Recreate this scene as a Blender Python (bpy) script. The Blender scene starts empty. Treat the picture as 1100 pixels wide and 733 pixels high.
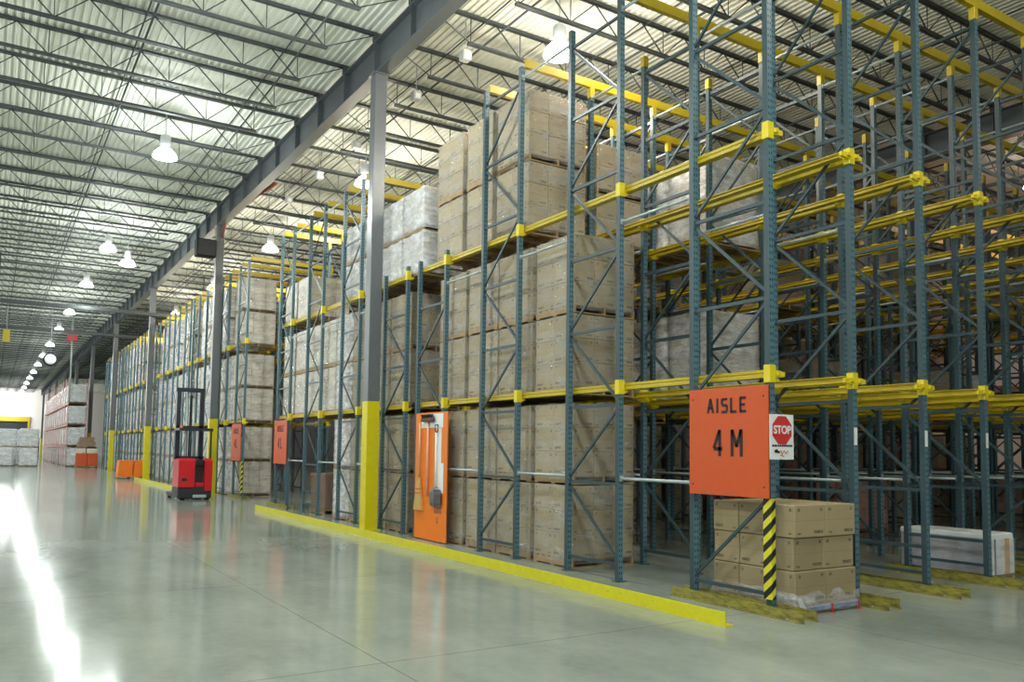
import bpy, bmesh, math, random
from mathutils import Vector, Matrix
random.seed(7)
SC = bpy.context.scene
COL = SC.collection
PI = math.pi

# ------------------------------------------------------------------ materials
def srgb(r, g, b):
    def f(c):
        c /= 255.0
        return c / 12.92 if c <= .04045 else ((c + .055) / 1.055) ** 2.4
    return (f(r), f(g), f(b), 1)

class NT:
    def __init__(s, name):
        s.m = bpy.data.materials.new(name); s.m.use_nodes = True
        s.t = s.m.node_tree; s.t.nodes.clear()
        s.out = s.n('ShaderNodeOutputMaterial')
    def n(s, kind, **kw):
        nd = s.t.nodes.new(kind)
        for k, v in kw.items(): setattr(nd, k, v)
        return nd
    def l(s, a, b): s.t.links.new(a, b)
    def val(s, sock, v):
        if hasattr(v, 'is_output'): s.l(v, sock)
        else: sock.default_value = v
    def math(s, op, a, b=0.0, c=None):
        nd = s.n('ShaderNodeMath', operation=op); s.val(nd.inputs[0], a); s.val(nd.inputs[1], b)
        if c is not None: s.val(nd.inputs[2], c)
        return nd.outputs[0]
    def mix(s, f, a, b):
        nd = s.n('ShaderNodeMix', data_type='RGBA'); s.val(nd.inputs[0], f); s.val(nd.inputs[6], a); s.val(nd.inputs[7], b)
        return nd.outputs[2]
    def ramp(s, f, *stops):
        nd = s.n('ShaderNodeValToRGB'); s.l(f, nd.inputs[0])
        e = nd.color_ramp.elements
        while len(e) < len(stops): e.new(.5)
        for i, (p, c) in enumerate(stops):
            e[i].position = p; e[i].color = c if hasattr(c, '__len__') else (c, c, c, 1)
        return nd.outputs[0]
    def noise(s, vec, scale, detail=3, rough=.55):
        nd = s.n('ShaderNodeTexNoise'); nd.inputs['Scale'].default_value = scale
        nd.inputs['Detail'].default_value = detail; nd.inputs['Roughness'].default_value = rough
        if vec is not None: s.l(vec, nd.inputs['Vector'])
        return nd.outputs[0]
    def map(s, vec, scale=(1, 1, 1), loc=(0, 0, 0)):
        nd = s.n('ShaderNodeMapping'); s.l(vec, nd.inputs[0]); nd.inputs[3].default_value = scale; nd.inputs[1].default_value = loc
        return nd.outputs[0]
    def obj(s): return s.n('ShaderNodeTexCoord').outputs['Object']
    def pos(s): return s.n('ShaderNodeNewGeometry').outputs['Position']
    def rnd(s): return s.n('ShaderNodeObjectInfo').outputs['Random']
    def bsdf(s, color, rough=.5, metal=0.0, spec=.5, bump=None, bstr=.1, bdist=.01, coat=0):
        p = s.n('ShaderNodeBsdfPrincipled')
        s.val(p.inputs['Base Color'], color); s.val(p.inputs['Roughness'], rough); s.val(p.inputs['Metallic'], metal)
        p.inputs['Specular IOR Level'].default_value = spec
        if coat: p.inputs['Coat Weight'].default_value = coat; p.inputs['Coat Roughness'].default_value = .15
        if bump is not None:
            b = s.n('ShaderNodeBump'); b.inputs['Strength'].default_value = bstr; b.inputs['Distance'].default_value = bdist
            s.l(bump, b.inputs['Height']); s.l(b.outputs[0], p.inputs['Normal'])
        return p
    def done(s, shader):
        s.l(shader.outputs[0], s.out.inputs[0]); return s.m

def paint(name, c, rough=.4, metal=0.0, var=.12, scale=9, spec=.5):
    t = NT(name); nz = t.noise(t.obj(), scale, 4)
    dark = tuple(v * (1 - var) for v in c[:3]) + (1,); lite = tuple(min(1, v * (1 + var)) for v in c[:3]) + (1,)
    return t.done(t.bsdf(t.mix(nz, dark, lite), rough, metal, spec))

M = {}
M['slate'] = paint('slate_blue_rack_paint', srgb(52, 71, 78), .4)
def perforated():
    t = NT('lit_perforated_rack_paint'); o = t.obj(); sp = t.n('ShaderNodeSeparateXYZ'); t.l(o, sp.inputs[0])
    fz = t.math('ABSOLUTE', t.math('SUBTRACT', t.math('FRACT', t.math('MULTIPLY', sp.outputs[2], 1 / .0762)), .5))
    fx = t.math('ABSOLUTE', t.math('SUBTRACT', t.math('ABSOLUTE', sp.outputs[0]), .019))
    h = t.math('MULTIPLY', t.math('LESS_THAN', fz, .2), t.math('LESS_THAN', fx, .0085))
    return t.done(t.bsdf(t.mix(h, srgb(86, 120, 132), srgb(22, 32, 40)), .38))  # lighter copy of the slate paint: light on the post fronts put into the colour
M['perf_lit'] = perforated()
M['yellow'] = paint('yellow_rack_paint', srgb(192, 170, 30), .38)
M['bracket_yellow'] = paint('bright_yellow_bracket', srgb(222, 202, 34), .4)
M['galv'] = paint('pale_galvanised_steel', srgb(178, 188, 190), .35, .3)
def worn_yellow():
    t = NT('worn_yellow_floor_paint'); n = t.noise(t.obj(), 7, 6, .7); m = t.noise(t.map(t.obj(), (6, 1.5, 6)), 3, 5, .7)
    c = t.mix(t.ramp(m, (.62, 0), (.72, 1)), t.mix(n, srgb(196, 186, 10), srgb(228, 222, 30)), srgb(150, 140, 20))
    return t.done(t.bsdf(c, .4))
M['guard'] = worn_yellow()
def dirty_guide():
    t = NT('scuffed_olive_yellow_steel'); n = t.noise(t.map(t.obj(), (8, 2, 8)), 3, 6, .75)
    c = t.mix(t.ramp(n, (.42, 0), (.62, 1)), srgb(150, 142, 56), srgb(96, 88, 48))
    return t.done(t.bsdf(c, .55))
M['guide'] = dirty_guide()
M['girder'] = paint('dark_grey_roof_steel', srgb(84, 90, 94), .5)
M['joist'] = paint('grey_joist_steel', srgb(66, 72, 74), .5)
M['column'] = paint('grey_column_paint', srgb(104, 108, 112), .36)
M['column_yellow'] = paint('yellow_column_paint', srgb(214, 200, 14), .38)
M['deck'] = paint('off_white_roof_deck', srgb(230, 232, 222), .6, var=.04, scale=.6)
M['wall'] = paint('pale_wall_panel', srgb(228, 222, 218), .7, var=.04, scale=.5)
M['orange'] = paint('orange_sign_board', srgb(204, 82, 32), .45, var=.05)
M['orange_tool'] = paint('orange_tool_board', srgb(236, 122, 14), .42, var=.05)
M['orange_box'] = paint('orange_plastic', srgb(240, 120, 20), .45)
M['black'] = paint('black_lettering', srgb(28, 22, 22), .6)
M['dark'] = paint('charcoal_plastic', srgb(38, 40, 44), .5)
M['steel'] = paint('dark_mast_steel', srgb(58, 62, 72), .35, .5)
M['red'] = paint('red_truck_paint', srgb(200, 28, 40), .32)
M['redsign'] = paint('red_sign_face', srgb(206, 52, 56), .5)
M['white'] = paint('white_board', srgb(232, 236, 236), .5, var=.03)
M['rubber'] = paint('black_rubber', srgb(24, 24, 25), .8)
M['hose'] = paint('dull_red_hose', srgb(150, 70, 62), .6)
M['rackred'] = paint('faded_red_rack_paint', srgb(222, 172, 168), .5)
M['broom'] = paint('straw_broom', srgb(196, 160, 92), .8, var=.3, scale=40)
M['woodhandle'] = paint('pale_wood_handle', srgb(214, 172, 128), .55)
M['redhandle'] = paint('reddish_wood_handle', srgb(228, 178, 156), .55)
M['brownhead'] = paint('brown_brush_block', srgb(96, 62, 50), .7)
M['shovel'] = paint('grey_shovel_blade', srgb(96, 100, 108), .35, .6)
M['kraftdark'] = paint('dark_kraft_board', srgb(124, 102, 84), .75)
M['blueskirt'] = paint('blue_grey_film_edge', srgb(120, 132, 160), .25)
def pallet_wood():
    t = NT('pallet_wood'); n = t.noise(t.map(t.obj(), (2, 2, 14)), 4, 5)
    r = t.rnd()
    return t.done(t.bsdf(t.mix(n, srgb(120, 96, 66), srgb(188, 160, 118)), .75))
M['wood'] = pallet_wood()
def carton(name, a, b, ink, tape):
    t = NT(name); uv = t.n('ShaderNodeUVMap').outputs[0]
    sp = t.n('ShaderNodeSeparateXYZ'); t.l(uv, sp.inputs[0])
    u = t.math('FRACT', sp.outputs[0]); v = t.math('FRACT', sp.outputs[1])
    k = t.math('FLOOR', sp.outputs[0])
    w = t.n('ShaderNodeTexWhiteNoise', noise_dimensions='2D')
    cb = t.n('ShaderNodeCombineXYZ'); t.l(k, cb.inputs[0]); t.l(t.math('MULTIPLY', t.rnd(), 37.0), cb.inputs[1]); t.l(cb.outputs[0], w.inputs['Vector'])
    n = t.noise(t.obj(), 3.5, 4)
    base = t.mix(t.math('ADD', t.math('MULTIPLY', w.outputs['Value'], .55), t.math('MULTIPLY', n, .45)), a, b)
    def rect(u0, u1, v0, v1):
        return t.math('MULTIPLY', t.math('MULTIPLY', t.math('GREATER_THAN', u, u0), t.math('LESS_THAN', u, u1)),
                      t.math('MULTIPLY', t.math('GREATER_THAN', v, v0), t.math('LESS_THAN', v, v1)))
    pn = t.math('GREATER_THAN', t.noise(t.map(uv, (26, 60, 1)), 1.0, 1), .47)
    marks = t.math('MAXIMUM', rect(.62, .93, .10, .2), t.math('MAXIMUM', rect(.08, .17, .82, .92), t.math('MAXIMUM', rect(.84, .92, .82, .92), rect(.08, .2, .08, .14))))
    ink_f = t.math('MULTIPLY', t.math('MULTIPLY', marks, pn), .95)
    c = t.mix(ink_f, base, ink)
    tp = t.math('LESS_THAN', t.math('ABSOLUTE', t.math('SUBTRACT', v, .52)), .012)
    c = t.mix(t.math('MULTIPLY', tp, .35), c, tape)
    return t.done(t.bsdf(c, .62, bump=n, bstr=.15))
M['kraft'] = carton('tan_carton_board', srgb(142, 126, 96), srgb(176, 158, 122), srgb(54, 46, 40), srgb(120, 100, 70))
M['pale'] = carton('pale_printed_carton', srgb(196, 186, 170), srgb(226, 220, 210), srgb(150, 90, 40), srgb(190, 160, 60))
M['brown'] = carton('brown_carton_board', srgb(122, 100, 84), srgb(156, 130, 108), srgb(50, 40, 36), srgb(110, 90, 70))
M['pinkish'] = carton('pinkish_carton_board', srgb(178, 126, 110), srgb(206, 158, 140), srgb(90, 50, 46), srgb(150, 100, 90))
def film(name, cover, white, rough=.16):
    t = NT(name)
    o = t.obj(); nz = t.noise(t.map(o, (1.5, 1.5, 9)), 2.2, 5, .65); nz2 = t.noise(t.map(o, (1.3, 1.3, 3.2), (3, 1, 2)), 1.7, 4, .6)
    h = t.math('ADD', nz, t.math('MULTIPLY', nz2, .8))
    p = t.bsdf(white, rough, 0, .8, bump=h, bstr=.8, bdist=.06)
    tr = t.n('ShaderNodeBsdfTransparent'); mx = t.n('ShaderNodeMixShader')
    f = t.ramp(nz2, (.38, cover * .45), (.66, min(1, cover * 1.9)))
    t.l(f, mx.inputs[0]); t.l(tr.outputs[0], mx.inputs[1]); t.l(p.outputs[0], mx.inputs[2])
    return t.done(mx)
M['film'] = film('clear_stretch_film', .19, (.75, .76, .76, 1), .11)
M['film_white'] = film('white_stretch_film', .62, (.86, .87, .9, 1), .2)
def striped():
    t = NT('yellow_black_hazard_stripe'); sp = t.n('ShaderNodeSeparateXYZ'); t.l(t.obj(), sp.inputs[0])
    s = t.math('FRACT', t.math('MULTIPLY', t.math('ADD', sp.outputs[2], t.math('ADD', t.math('MULTIPLY', sp.outputs[1], .9), t.math('MULTIPLY', sp.outputs[0], -.9))), 1 / .17))
    return t.done(t.bsdf(t.mix(t.math('GREATER_THAN', s, .5), srgb(214, 206, 40), srgb(22, 22, 22)), .5))
M['stripe'] = striped()
def floor_mat():
    t = NT('polished_concrete'); p = t.pos(); sp = t.n('ShaderNodeSeparateXYZ'); t.l(p, sp.inputs[0])
    def joint(s, off, per, w):
        f = t.math('FRACT', t.math('ADD', t.math('MULTIPLY', t.math('SUBTRACT', s, off), 1 / per), .5))
        return t.math('LESS_THAN', t.math('ABSOLUTE', t.math('SUBTRACT', f, .5)), w / per)
    wob = t.math('MULTIPLY', t.math('SUBTRACT', t.noise(p, .7, 3), .5), .03)
    j = t.math('MAXIMUM', joint(t.math('ADD', sp.outputs[0], wob), 2.81, 4.6, .008), joint(t.math('ADD', sp.outputs[1], wob), 6.36, 4.4, .010))
    n1 = t.noise(p, .35, 5, .6); n2 = t.noise(t.map(p, (1, .4, 1)), 1.3, 6, .65); n3 = t.noise(p, 9, 5, .7)
    m = t.math('ADD', t.math('ADD', t.math('MULTIPLY', n1, .45), t.math('MULTIPLY', n2, .4)), t.math('MULTIPLY', n3, .15))
    c = t.ramp(m, (.36, srgb(122, 129, 120)), (.5, srgb(141, 148, 138)), (.66, srgb(158, 164, 154)))
    c = t.mix(t.math('MULTIPLY', j, .55), c, srgb(88, 90, 84))
    r = t.math('ADD', t.math('MULTIPLY', m, .09), .075)
    return t.done(t.bsdf(c, r, 0, .12))
M['floor'] = floor_mat()
def emit(name, c, s):
    t = NT(name); e = t.n('ShaderNodeEmission'); e.inputs[0].default_value = c; e.inputs[1].default_value = s
    return t.done(e)
M['lamp'] = emit('lit_lamp_lens', (1, .98, .93, 1), 12)
M['acrylic'] = emit('glowing_acrylic_reflector', (.93, .97, 1, 1), 8)
M['lampbody'] = paint('grey_ballast_housing', srgb(190, 194, 196), .4)

# ------------------------------------------------------------------ mesh builder
class MB:
    def __init__(s): s.v = []; s.f = []; s.uv = {}; s.mi = []; s.k = 0; s.sm = []
    def face(s, idx, mi=0, uv=None, smooth=False):
        if uv: s.uv[len(s.f)] = uv
        s.f.append(tuple(idx)); s.mi.append(mi); s.sm.append(smooth)
    def box(s, x0, x1, y0, y1, z0, z1, mi=0, mi_y=None, bev=0):
        b = len(s.v); s.k = random.randint(0, 400)
        if bev <= 0:
            s.v += [(x, y, z) for z in (z0, z1) for y in (y0, y1) for x in (x0, x1)]
            q = [(0, 2, 3, 1), (4, 5, 7, 6), (0, 1, 5, 4), (2, 6, 7, 3), (0, 4, 6, 2), (1, 3, 7, 5)]
            uvs = {2: [(0, 0), (1, 0), (1, 1), (0, 1)], 3: [(1, 0), (1, 1), (0, 1), (0, 0)], 4: [(1, 0), (1, 1), (0, 1), (0, 0)], 5: [(0, 0), (1, 0), (1, 1), (0, 1)],
                   0: [(0, 0), (0, .5), (.5, .5), (.5, 0)], 1: [(0, .5), (.5, .5), (.5, .7), (0, .7)]}
            for i, f in enumerate(q):
                m = mi_y if (mi_y is not None and i in (2, 3)) else mi
                s.face([b + a for a in f], m, [(u + s.k, v) for u, v in uvs[i]])
            return
        # chamfered box
        P = {}
        for ax in range(3):
            for sg in (0, 1):
                for a in (0, 1):
                    for c in (0, 1):
                        lo = [x0, y0, z0]; hi = [x1, y1, z1]; o = [i for i in range(3) if i != ax]
                        p = [0, 0, 0]; p[ax] = hi[ax] if sg else lo[ax]
                        p[o[0]] = (hi[o[0]] - bev) if a else lo[o[0]] + bev
                        p[o[1]] = (hi[o[1]] - bev) if c else lo[o[1]] + bev
                        P[ax, sg, a, c] = len(s.v); s.v.append(tuple(p))
        for ax in range(3):
            for sg in (0, 1):
                L = [P[ax, sg, 0, 0], P[ax, sg, 1, 0], P[ax, sg, 1, 1], P[ax, sg, 0, 1]]
                uv = [(0, 0), (1, 0), (1, 1), (0, 1)]
                flip = (sg == 0) ^ (ax == 1)
                if flip: L.reverse(); uv.reverse()
                s.face(L, mi, [(min(.999, max(.001, u)) + s.k, min(.999, max(.001, v))) for u, v in uv])
        def key(ax, bits):
            o = [i for i in range(3) if i != ax]; return P[ax, bits[ax], bits[o[0]], bits[o[1]]]
        for ax in range(3):
            o = [i for i in range(3) if i != ax]
            for a in (0, 1):
                for c in (0, 1):
                    b0 = [0, 0, 0]; b1 = [0, 0, 0]; b0[o[0]] = b1[o[0]] = a; b0[o[1]] = b1[o[1]] = c; b1[ax] = 1
                    L = [key(o[0], b0), key(o[0], b1), key(o[1], b1), key(o[1], b0)]
                    if (a ^ c) ^ (ax == 1): L.reverse()
                    s.face(L, mi, [(s.k + .5, .4)] * 4)
        for bits in [(a, b_, c) for a in (0, 1) for b_ in (0, 1) for c in (0, 1)]:
            L = [key(0, bits), key(1, bits), key(2, bits)]
            if sum(bits) % 2 == 0: L.reverse()
            s.face(L, mi, [(s.k + .5, .4)] * 3)
    def bar(s, p, q, w, h, up=(0, 0, 1), mi=0):
        p, q = Vector(p), Vector(q); d = (q - p).normalized(); u = Vector(up)
        r = d.cross(u)
        if r.length < 1e-4: r = d.cross(Vector((1, 0, 0)))
        r.normalize(); u = r.cross(d); r *= w / 2; u *= h / 2; b = len(s.v)
        for c in (p, q): s.v += [tuple(c - r - u), tuple(c + r - u), tuple(c + r + u), tuple(c - r + u)]
        for f in ((0, 1, 2, 3), (7, 6, 5, 4), (0, 4, 5, 1), (1, 5, 6, 2), (2, 6, 7, 3), (3, 7, 4, 0)): s.face([b + a for a in f], mi)
    def tube(s, pts, r, n=8, mi=0, cap=True):
        pts = [Vector(p) for p in pts]; rs = r if hasattr(r, '__len__') else [r] * len(pts); b = len(s.v)
        ref = None
        for i, p in enumerate(pts):
            d = (pts[min(i + 1, len(pts) - 1)] - pts[max(i - 1, 0)]).normalized()
            a = ref if ref is not None else (Vector((0, 0, 1)) if abs(d.z) < .9 else Vector((1, 0, 0)))
            x = d.cross(a).normalized(); y = d.cross(x); ref = a
            s.v += [tuple(p + (x * math.cos(2 * PI * k / n) + y * math.sin(2 * PI * k / n)) * rs[i]) for k in range(n)]
        for i in range(len(pts) - 1):
            for k in range(n):
                s.face([b + i * n + k, b + i * n + (k + 1) % n, b + (i + 1) * n + (k + 1) % n, b + (i + 1) * n + k], mi, smooth=True)
        if cap:
            s.face([b + k for k in range(n)][::-1], mi); s.face([b + (len(pts) - 1) * n + k for k in range(n)], mi)
    def lathe(s, prof, c=(0, 0, 0), n=20, mi=0):
        b = len(s.v)
        for r, z in prof: s.v += [(c[0] + r * math.cos(2 * PI * k / n), c[1] + r * math.sin(2 * PI * k / n), c[2] + z) for k in range(n)]
        for i in range(len(prof) - 1):
            for k in range(n): s.face([b + i * n + k, b + i * n + (k + 1) % n, b + (i + 1) * n + (k + 1) % n, b + (i + 1) * n + k], mi, smooth=True)
    def prism(s, poly, a, c, axis='y', mi=0):
        b = len(s.v); n = len(poly)
        for t in (a, c):
            for (p, q) in poly: s.v.append({'y': (p, t, q), 'x': (t, p, q), 'z': (p, q, t)}[axis])
        s.face([b + i for i in range(n)], mi); s.face([b + n + i for i in range(n)][::-1], mi)
        for i in range(n): s.face([b + i, b + n + i, b + n + (i + 1) % n, b + (i + 1) % n], mi)
    def mesh(s, name, mats, fix=False):
        me = bpy.data.meshes.new(name); me.from_pydata(s.v, [], s.f)
        for m in (mats if isinstance(mats, (list, tuple)) else [mats]): me.materials.append(m)
        me.polygons.foreach_set('material_index', s.mi); me.polygons.foreach_set('use_smooth', s.sm)
        if s.uv:
            ul = me.uv_layers.new(name='UVMap')
            for i, uv in s.uv.items():
                for li, c in zip(me.polygons[i].loop_indices, uv): ul.data[li].uv = c
        if fix:
            bm = bmesh.new(); bm.from_mesh(me); bmesh.ops.recalc_face_normals(bm, faces=bm.faces); bm.to_mesh(me); bm.free()
        me.update(); return me
    def build(s, name, mats, parent=None, loc=(0, 0, 0), fix=True):
        o = bpy.data.objects.new(name, s.mesh(name, mats, fix)); COL.objects.link(o)
        if parent is not None: o.parent = parent
        o.location = loc; return o

def tag(o, label, cat, group=None, kind='thing'):
    o['label'] = label; o['category'] = cat; o['kind'] = kind
    if group: o['group'] = group
    elif 'group' in o: del o['group']
    return o
def thing(name, label, cat, loc=(0, 0, 0), rz=0, group=None):
    o = bpy.data.objects.new(name, None); COL.objects.link(o); o.empty_display_size = .1
    o.location = loc; o.rotation_euler = (0, 0, rz); return tag(o, label, cat, group)
def struct(name, mb, mat, loc=(0, 0, 0), parent=None):
    o = mb.build(name, mat, parent, loc)
    if parent is None: o['kind'] = 'structure'
    return o
KIDS = {}
def freeze(root):
    KIDS[root.name] = [(c, list(c.children)) for c in root.children]; return root
def dup(root, loc, label, group=None, rz=None):
    r = root.copy(); COL.objects.link(r); r.location = loc; r['label'] = label
    if rz is not None: r.rotation_euler = (0, 0, rz)
    if group: r['group'] = group
    elif 'group' in r: del r['group']
    for c, gs in KIDS.get(root.name, ()):
        k = c.copy(); COL.objects.link(k); k.parent = r
        for g in gs:
            d = g.copy(); COL.objects.link(d); d.parent = k
    return r
class Stock:            # first use takes the original, later uses copy it
    def __init__(s, maker): s.maker = maker; s.o = None
    def put(s, loc, label, group=None, rz=None):
        if s.o is None:
            s.o = freeze(s.maker()); o = s.o; o.location = loc; o['label'] = label
            if rz is not None: o.rotation_euler = (0, 0, rz)
            if group: o['group'] = group
            return o
        return dup(s.o, loc, label, group, rz)
ORD = ['first', 'second', 'third', 'fourth', 'fifth', 'sixth', 'seventh', 'eighth', 'ninth', 'tenth', 'eleventh', 'twelfth', 'thirteenth', 'fourteenth', 'fifteenth', 'sixteenth']

# ------------------------------------------------------------------ layout numbers (metres)
X0, Y0, W = 7.2823, 6.162, 1.4707          # corner post, lane pitch
FR = 1.168
FY = [6.162, 8.750, 11.338, 13.926, 15.673, 18.303, 20.932, 23.562]   # front post of each frame, two banks back to back
Z1, Z2, TOP = 2.64, 5.41, 8.22
PX, PY, PS = 6.97, 16.77, 15.08            # columns
NODES = [.22, 1.31, 2.40, 3.50, 4.60, 5.70, 6.80, 7.95]
NR = 15

# ------------------------------------------------------------------ setting
b = MB(); b.box(-26, 62, -22, 160.4, -.3, 0); struct('floor', b, M['floor'])
b = MB(); pr = []
x = -26.0
while x < 62:
    pr += [(x, 11.05), (x + .05, 11.05), (x + .068, 11.088), (x + .134, 11.088)]; x += .1524
pr.append((62, 11.05))
n = len(pr); b0 = 0
for y in (-22, 160.4):
    b.v += [(p, y, q) for p, q in pr] + [(p, y, 11.2) for p, q in pr]
for i in range(n - 1):
    b.face([i, i + 1, 2 * n + i + 1, 2 * n + i]); b.face([n + i, 3 * n + i, 3 * n + i + 1, n + i + 1])
struct('ceiling', b, M['deck'])
b = MB(); b.box(-26, .4, 160, 160.4, 0, 11.05); b.box(5.2, 62, 160, 160.4, 0, 11.05); b.box(.4, 5.2, 160, 160.4, 6.0, 11.05); struct('wall_far', b, M['wall'])
b = MB(); b.box(62, 62.3, -22, 160.4, 0, 11.05); struct('wall_right', b, M['wall'])
b = MB(); b.box(-26.3, -26, -22, 160.4, 0, 11.05); struct('wall_left', b, M['wall'])
b = MB(); b.box(-26, 62, -22.3, -22, 0, 11.05); struct('wall_rear', b, M['wall'])
# dock doorway in the far wall
b = MB()
for k in range(6): b.box(.4, 5.2, 160.06 + .01 * (k % 2), 160.3, k * 1.0, k * 1.0 + .985)
d = struct('door_1', b, M['dark'])
b = MB(); b.box(.1, 5.5, 159.7, 159.98, 5.55, 6.35); b.build('door_header', M['yellow'], d)
b = MB(); b.box(5.2, 5.45, 159.7, 159.98, 0, 5.55); b.build('door_post', M['yellow'], d)

# girders
def girder(x, name='roof_girder'):
    b = MB(); y0, y1 = -20, 160
    b.box(x - .14, x + .14, y0, y1, 10.10, 10.125); b.box(x - .14, x + .14, y0, y1, 10.825, 10.85); b.box(x - .008, x + .008, y0, y1, 10.125, 10.825)
    y = PY - 1.885 * 19
    while y < 160:
        b.box(x - .13, x + .13, y - .007, y + .007, 10.125, 10.825); y += 1.885
    return struct(name, b, M['girder'])
for gx in (PX - PS, PX, PX + PS, PX + 2 * PS, PX + 3 * PS): girder(gx)
# bar joists
def joist_mesh():
    b = MB(); L = PS
    for s in (-1, 1):
        b.box(.0, L, s * .034 - .022, s * .034 + .022, 10.985, 11.045)
        b.box(1.22, L - 1.22, s * .034 - .022, s * .034 + .022, 10.375, 10.425)
    b.box(.0, .16, -.06, .06, 10.85, 10.99); b.box(L - .16, L, -.06, .06, 10.85, 10.99)
    k = 0; nodes = [1.28 + 1.252 * i for i in range(11)]
    for u in nodes:
        b.box(u - .03, u + .03, -.014, .014, 10.40, 10.44)
        b.tube([(u, 0, 10.41), (u, 0, 11.0)], .011, 5)
    for i, u in enumerate(nodes):
        lft = .14 if i == 0 else u - .626; rgt = L - .14 if i == len(nodes) - 1 else u + .626
        b.tube([(lft, 0, 10.99), (u, 0, 10.41)], .017 if i else .013, 5)
        b.tube([(u, 0, 10.41), (rgt, 0, 10.99)], .013, 5)
    return b.mesh('roof_joist', M['joist'], True)
JM = joist_mesh()
for bay, (k0, k1) in ((PX - PS, (-9, 76)), (PX, (-9, 60)), (PX + PS, (-9, 30)), (PX + 2 * PS, (-6, 20))):
    for k in range(k0, k1):
        o = bpy.data.objects.new('roof_joist', JM); COL.objects.link(o); o.location = (bay, PY + 1.885 * k, 0); o['kind'] = 'structure'
# joist bridging lines along the hall
for bay, us in ((PX - PS, (1.63, 4.57, 7.5, 10.5, 13.45)), (PX, (1.6, 4.55, 7.5, 10.5, 13.45)), (PX + PS, (1.6, 4.55, 7.5, 10.5, 13.45))):
    for u in us:
        b = MB(); b.tube([(bay + u, -15, 10.45), (bay + u, 150, 10.45)], .024, 6); b.tube([(bay + u, -15, 10.96), (bay + u, 150, 10.96)], .018, 6)
        struct('roof_bridging', b, M['joist'])
# two heavier bars crossing under the joists
for yy, zz in ((46.7, 8.66), (61.8, 9.22)):
    b = MB(); b.box(-8.0, 9.6, yy - .45, yy - .2, zz - .09, zz + .09)
    for hx in (-7.5, 0, 9.4): b.box(hx - .03, hx + .03, yy - .36, yy - .29, zz + .09, 11.05)
    struct('roof_crossbeam', b, M['joist'])

# columns with yellow guards
def column():
    t = thing('steel_column', '', 'column')
    b = MB(); a = .14
    b.box(-a, a, -a, a, 2.78, 10.1, bev=.012); b.box(-a - .05, a + .05, -a - .05, a + .05, 10.075, 10.1); b.build('shaft', M['column'], t)
    b = MB(); a = .148; b.box(-a, a, -a, a, 0, 2.78, bev=.012); b.box(-a - .06, a + .06, -a - .06, a + .06, 0, .025); b.build('column_guard', M['column_yellow'], t)
    return t
st = Stock(column)
cl = ['nearest grey steel column with yellow base, behind the long yellow floor guard',
      'grey steel column with yellow base beside the red reach truck, black box up high',
      'grey steel column with yellow base beside the orange boxes on a pallet',
      'grey steel column with yellow base, fourth along the main aisle']
for k in range(10):
    y = PY + PS * k
    if k < 4: st.put((PX, y, 0), cl[k])
    else: st.put((PX, y, 0), 'distant grey steel column far down the main aisle', 'distant columns along the main aisle')

# ------------------------------------------------------------------ rack frames
def post_mb(h, floor=0):
    b = MB(); b.box(-.04, .04, -.036, .036, 0.008, h, 0, 1); b.box(-.075, .075, -.06, .06, 0, .01); return b
def brace(b, z0, z1, up): b.bar((0, .02 if up else FR - .02, z0), (0, FR - .02 if up else .02, z1), .034, .044)
CACHE = {}
def cached(key, fn):
    if key not in CACHE: CACHE[key] = fn()
    return CACHE[key]
def link(name, me, parent, loc=(0, 0, 0)):
    o = bpy.data.objects.new(name, me); COL.objects.link(o); o.parent = parent; o.location = loc; return o
def bracket_mesh(left, right, front):
    b = MB(); b.box(-.052, .052, -.048, .045, -.1, .1, bev=.006)
    for q, on in ((-1, left), (1, right)):
        if not on: continue
        if front:
            b.prism([(q * .05, -.045), (q * .2, -.026), (q * .2, .024), (q * .05, .045)], -.046, -.012)
            b.prism([(q * .05, -.02), (q * .105, -.012), (q * .105, .02), (q * .05, .025)], -.075, -.05)
            b.tube([(q * .08, -.08, .022), (q * .08, -.074, .022)], .012, 8)
        else:
            b.prism([(q * .05, -.09), (q * .118, -.06), (q * .118, -.032), (q * .05, -.032)], -.045, .03)
    return b.mesh('arm_bracket', M['bracket_yellow'], True)
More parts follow.
